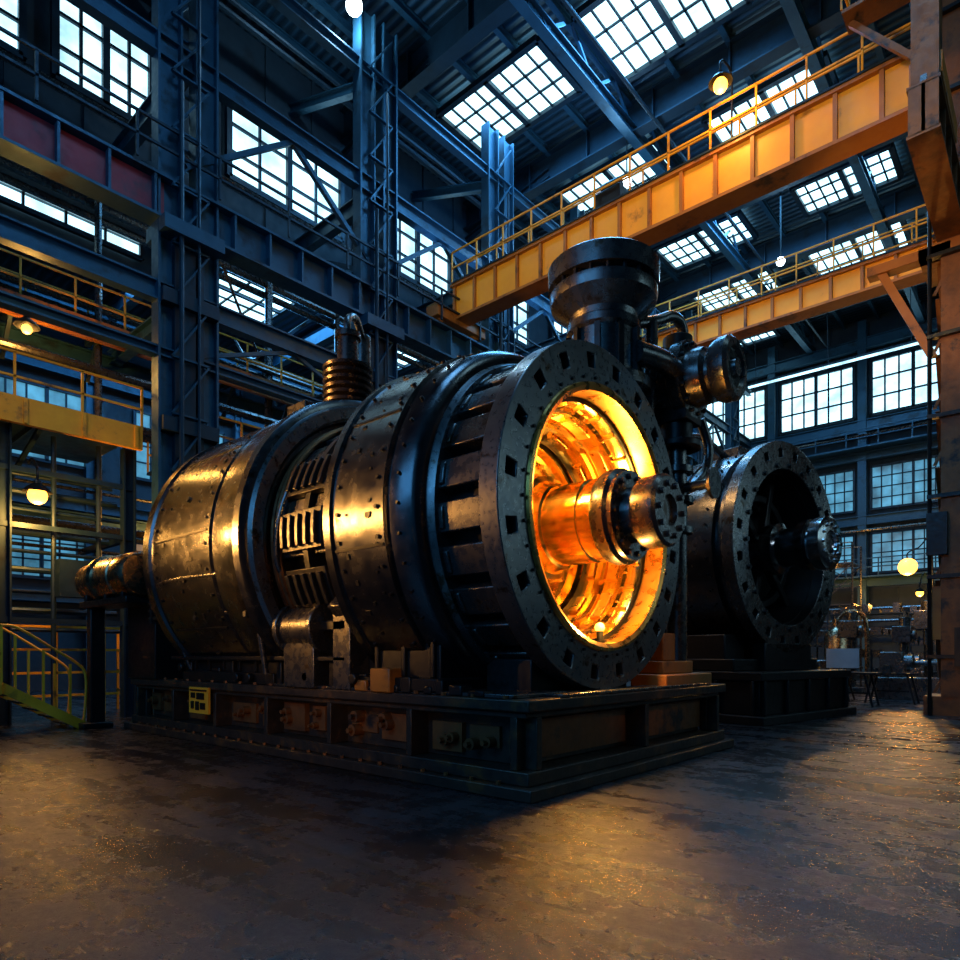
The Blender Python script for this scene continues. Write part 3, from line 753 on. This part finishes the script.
# ------------------------------------------------------------------ MACHINE 2
G2=empty('industrial_generator',(-5.24,18.0,0),math.radians(-10))
def part2(b,name,m,bevel=0): return b.obj(name,m,G2,bevel,local=True)
O2=(0,0,4.35)
b=B();b.box((-3.6,-2.7,0),(.75,2.2,.2));b.box((-3.4,-2.5,.2),(.55,2.0,1.0));b.box((-3.5,-2.6,1.0),(.65,2.1,1.2))
for i in range(5): b.box((.55,-2.45+i*1.08,.2),(.65,-2.37+i*1.08,1.0))
for i in range(5): b.box((-3.3+i*.92,-2.6,.2),(-3.22+i*.92,-2.5,1.0))
part2(b,'plinth',M_black,.02)
b=B();b.slotring(O2,X,-.3,0,[2.0,2.2,2.3,2.52,2.7],20,7,(3,4));part2(b,'front_flange',M_steel,.015)
b=B();b.lathe(O2,X,[(-.3,2.55),(-.3,1.95),(-.28,1.95),(-.28,2.55)],72);b.abolts(O2,X,0,2.1,20,.06,.06);part2(b,'slot_backing',M_black)
b=B();b.lathe(O2,X,[(-.32,2.6),(-.36,2.45),(-.6,2.45),(-.62,2.58),(-1.6,2.6),(-1.62,2.55),(-1.7,2.55),(-1.72,2.6),(-2.9,2.6),(-3.05,2.5),(-3.1,2.2),(-3.1,.5)],110)
b.lathe(O2,X,[(-3.1,.5),(-3.1,.001)],40)
part2(b,'casing',M_shell)
b=B();b.rbolts(O2,X,-1.5,2.6,40,.03,.03);b.rbolts(O2,X,-.8,2.6,40,.03,.03);b.rbolts(O2,X,-2.7,2.6,40,.03,.03);part2(b,'casing_bolts',M_black)
b=B();b.lathe(O2,X,[(-.02,2.0),(-.3,1.98),(-1.2,1.85),(-1.25,.5)],72);part2(b,'inner_bowl',M_black)
b=B()
for i in range(6):
    a=math.radians(60*i+15);d=V((0,math.cos(a),math.sin(a)))
    b.beam(V(O2)+V((-.8,0,0))+d*.4,V(O2)+V((-.8,0,0))+d*1.93,.22,.2)
b.lathe(O2,X,[(-1.0,1.3),(-.75,1.3),(-.75,1.5),(-1.0,1.5),(-1.0,1.3)],64)
part2(b,'spokes',M_black,.03)
b=B();b.lathe(O2,X,[(-1.2,.5),(-.5,.5),(-.5,.66),(-.2,.66),(-.15,.5),(.35,.48),(.37,.62),(.6,.64),(.62,.5),(.72,.5),(.74,.66),(1.0,.66),(1.04,.6),(1.04,.3),(.98,.28),(.98,.001)],56)
b.abolts(O2,X,1.03,.47,12,.05,.06)
part2(b,'hub',M_polish)
b=B();b.box((-2.9,-2.2,1.2),(-.5,-1.3,2.1));b.box((-2.9,1.2,1.2),(-.5,1.9,2.1));b.box((-3.0,-2.3,1.2),(-.2,2.0,1.5));b.box((-.35,-1.2,1.2),(0,1.2,1.9));part2(b,'cradle',M_black,.03)
b=B();b.tube([(-1.5,-2.3,5.4),(-1.5,-2.7,6.2),(-1.5,-2.4,7.0),(-1.5,-1.6,7.2),(-1.5,-.4,6.9)],.1,12);b.box((-2.1,-.5,6.8),(-1.1,.5,7.15));part2(b,'top_terminal_box',M_steel,.02)
# ------------------------------------------------------------------ right background machinery
def table(x,y,w=1.7,d=1.1,h=1.05,board=True):
    b=B(1);b.box((x,y,h-.06),(x+w,y+d,h))
    for xx,yy in((x+.1,y+.1),(x+w-.1,y+.1),(x+.1,y+d-.1),(x+w-.1,y+d-.1)): b.beam((xx,yy,0),(xx*.7+(x+w/2)*.3,yy,h-.05),.06)
    b.beam((x+.3,y+d/2,.4),(x+w-.3,y+d/2,.4),.05)
    if board:
        b.beam((x+.1,y+d-.1,h),(x+.1,y+d-.1,h+.7),.05);b.beam((x+w-.3,y+d-.1,h),(x+w-.3,y+d-.1,h+.7),.05);b.mi=0;b.box((x+.1,y+d-.15,h+.12),(x+w*.62,y+d-.1,h+.75))
    else:
        b.mi=2
        for k in range(4): b.box((x+.15+k*.4,y+.2,h),(x+.4+k*.4,y+.6,h+.15+.12*(k%3)))
    b.obj('work_table',[M_white,M_black,M_steel])
table(-5.9,22.9);table(-5.0,24.9,1.6,1,1.0,False);table(-7.4,25.5,2,1,1.0,False);table(-9.5,27.8+3,2,1,1,False)
def rack(x,y,w,d,h,n):
    b=B()
    for xx in(x,x+w):
        for yy in(y,y+d): b.box((xx-.05,yy-.05,0),(xx+.05,yy+.05,h))
    for i in range(n):
        z=.3+i*(h-.4)/(n-1);b.box((x,y,z),(x+w,y+d,z+.06))
    for i in range(n):
        z=.36+i*(h-.4)/(n-1);k=x+.1
        while k<x+w-.4:
            ww=random.uniform(.2,.5);b.mi=random.choice([0,1,1,1]);b.box((k,y+.1,z),(k+ww,y+d-.1,z+random.uniform(.15,.5)));k+=ww+.1
    b.obj('storage_rack',[M_dblue,M_steel])
rack(-9.4,39,3.5,1.1,3.8,4);rack(-6.5,44,3,1,4,5);rack(-16,40,3,1,4,4)
def lathe_machine(x,y):
    b=B();b.box((x,y,0),(x+2.2,y+.9,.8));b.box((x+.1,y+.1,.8),(x+.8,y+.8,1.7));b.cyl((x+.8,y+.45,1.3),(x+1.1,y+.45,1.3),.3,20);b.cyl((x+1.1,y+.45,1.3),(x+1.9,y+.45,1.3),.09,12);b.box((x+1.8,y+.2,.8),(x+2.1,y+.7,1.5));b.obj('lathe_machine',M_steel,bevel=.03)
lathe_machine(-8.8,29);lathe_machine(-5,27.2);lathe_machine(-14,36);lathe_machine(-6.2,37.5)
def drill_press(x,y,s=1):
    b=B();b.box((x-.5*s,y-.5*s,0),(x+.5*s,y+.5*s,.25*s));b.cyl((x,y+.3*s,.2*s),(x,y+.3*s,3.0*s),.14*s,16)
    b.box((x-.4*s,y-.5*s,1.0*s),(x+.4*s,y+.3*s,1.12*s));b.box((x-.35*s,y-.6*s,2.3*s),(x+.35*s,y+.5*s,3.0*s));b.cyl((x,y-.35*s,1.7*s),(x,y-.35*s,2.3*s),.08*s,12);b.cyl((x,y+.2*s,3.0*s),(x,y+.2*s,3.4*s),.22*s,16)
    b.cyl((x+.35*s,y-.3*s,2.6*s),(x+.5*s,y-.3*s,2.6*s),.22*s,16)
    b.obj('drill_press',M_steel,bevel=.02)
drill_press(-6.6,31);drill_press(-4.6,30.2,.9);drill_press(-9.5,34,1.1);drill_press(-4.6,36.2,1.2)
b=B();b.lathe((-7.6,33,0),(0,0,1),[(0,.6),(.1,.62),(.12,.5),(2.4,.5),(2.7,.35),(2.85,.15),(3.2,.14),(3.2,.001)],28);b.tube([(-7.6,33,3.1),(-7.2,33,3.5),(-6.6,33,3.4),(-6.4,33,2.6),(-6.4,33,0)],.09,10);b.obj('compressor_tank',M_tank)
b=B();b.rail((-9.5,27.6,0),(-6.2,27.6,0),1.1,1.1,.03);b.obj('guard_rail',M_yellow)
b=B()
for x in(-9.5,-7.5):
    for y in(35.5,37.3): b.cyl((x,y,0),(x,y,7),.05,8)
for z in(2,4,6):
    b.box((-9.5,35.5,z),(-7.5,37.3,z+.06))
    for y in(35.5,37.3): b.beam((-9.5,y,z+1),(-7.5,y,z+1),.05);b.beam((-9.5,y,z-2),(-7.5,y,z),.04)
b.obj('scaffold_tower',M_steel)
b=B()
for y in(13.2,14.6): b.box((-20,y,0),(10,y+.09,.02))
b.obj('floor_track',M_steel)
# ------------------------------------------------------------------ lights
def aim(o,loc,tgt): o.rotation_euler=(V(tgt)-V(loc)).to_track_quat('-Z','Y').to_euler()
def spot(name,loc,tgt,e,col,ang,size=.4,blend=.6):
    l=bpy.data.lights.new(name,'SPOT');l.energy=e;l.color=col;l.spot_size=math.radians(ang);l.spot_blend=blend;l.shadow_soft_size=size
    o=bpy.data.objects.new(name,l);bpy.context.collection.objects.link(o);o.location=loc
    aim(o,loc,tgt);return o
def point(name,loc,e,col,size=.1):
    l=bpy.data.lights.new(name,'POINT');l.energy=e;l.color=col;l.shadow_soft_size=size
    o=bpy.data.objects.new(name,l);bpy.context.collection.objects.link(o);o.location=loc;return o
def area(name,loc,sx,sy,e,col,tgt=None,spread=None):
    l=bpy.data.lights.new(name,'AREA');l.shape='RECTANGLE';l.size=sx;l.size_y=sy;l.energy=e;l.color=col
    if spread: l.spread=math.radians(spread)
    o=bpy.data.objects.new(name,l);bpy.context.collection.objects.link(o);o.location=loc
    if tgt: aim(o,loc,tgt)
    return o
point('work_lamp_light',(-4.62,7.95,2.15),230,(1,.48,.09),.08)
point('bowl_light',(-5.1,6.75,4.3),130,(1,.58,.13),.15)
point('bowl_light',(-5.0,8.9,4.2),85,(1,.58,.13),.15)
b=B()
for i in range(4):
    y=-4.2+i*1.5
    b.box((-17.75,y,4.5),(-17.35,y+1.1,5.9));b.beam((-18.1,y+.55,5.2),(-17.7,y+.55,5.2),.12)
b.box((-18.2,-4.4,4.3),(-18.05,1.6,4.45));b.box((-18.2,-4.4,6.0),(-18.05,1.6,6.15))
b.obj('added_highlight_housing',M_black,bevel=.03)  # invented out-of-view housings for the drum highlight lights
for i in range(4):
    y=-4.2+i*1.5+.55
    area('added_drum_highlight_light',(-17.3,y,5.2),.9,1.2,135,(1,.44,.09),(-9.0,6.5,4.8),34)  # area lights added to put warm highlights on the drums
spot('added_flange_fill',(2.0,6.0,6.0),(-4.6,8.6,2.2),320,(1,.44,.09),24,.3)  # added warm spot without a fixture, brightens the lower front flange
spot('added_plinth_fill',(-1.0,-3.5,2.4),(-9.0,5.8,1.0),900,(1,.48,.15),30,.4,.9)  # added warm fill for the dark plinth side, no lamp there
spot('added_mezzanine_fill',(-12,-1,10),(-17.8,4.0,7.6),700,(1,.6,.2),38,.3)  # added warm fill, keeps the yellow mezzanine from turning green
spot('added_column_fill',(-6.5,14.5,9),(-2.2,20.5,12.5),1100,(1,.50,.13),60,.3)  # added warm fill on the right column, no fixture
spot('added_generator_fill',(-11,11.5,12),(-6.5,16.5,5.2),650,(1,.55,.2),40,.4)  # added warm fill for the second generator casing
spot('added_generator_fill',(5,13,9),(-5,17.5,4.3),600,(.6,.8,1),32,.8)  # added cool fill for the second generator flange
spot('added_crane_fill',(-11,8.5,13.5),(-11,18,15),1200,(1,.66,.22),85,.3)  # crane spots are added fill without fixtures, to brighten the orange girders
spot('added_crane_fill',(-4,9.5,13.5),(-4.5,18,15),900,(1,.66,.22),85,.3)
spot('added_crane_fill',(-7,19.5,13.2),(-7,25.8,14.6),500,(1,.62,.2),110,.3)  # added fill for the second crane girder
area('skylight_daylight',(-13,20.5,23.4),10,4,1700,(.10,.46,1))
area('skylight_daylight',(-11,32,23.4),10,6,2400,(.10,.46,1))
area('skylight_daylight',(-4,7,23.4),8,6,1500,(.16,.5,1))
area('aisle_daylight',(-27,16,16.8),5,16,2200,(.10,.46,1))
area('roof_bounce_daylight',(-14,22,16.5),8,12,350,(.1,.42,1),(-14,22,24))
area('added_front_blue_fill',(-6,-12,12),16,8,1300,(.10,.45,1),(-14,12,10))  # added blue fill at the open front, no window stands here
w=bpy.data.worlds.new('World');bpy.context.scene.world=w;w.use_nodes=True
bg=w.node_tree.nodes['Background'];bg.inputs['Color'].default_value=(.014,.070,.16,1);bg.inputs['Strength'].default_value=.7
try:
    bpy.context.scene.view_settings.view_transform='Standard'
except Exception: pass
cd=bpy.data.cameras.new('Camera');cd.sensor_width=36;cd.lens=24.75;cd.shift_y=.182;cd.clip_end=300
cam=bpy.data.objects.new('Camera',cd);bpy.context.collection.objects.link(cam)
cam.location=(0,0,1.6);cam.rotation_euler=(math.radians(90),0,math.radians(41.35))
bpy.context.scene.camera=cam
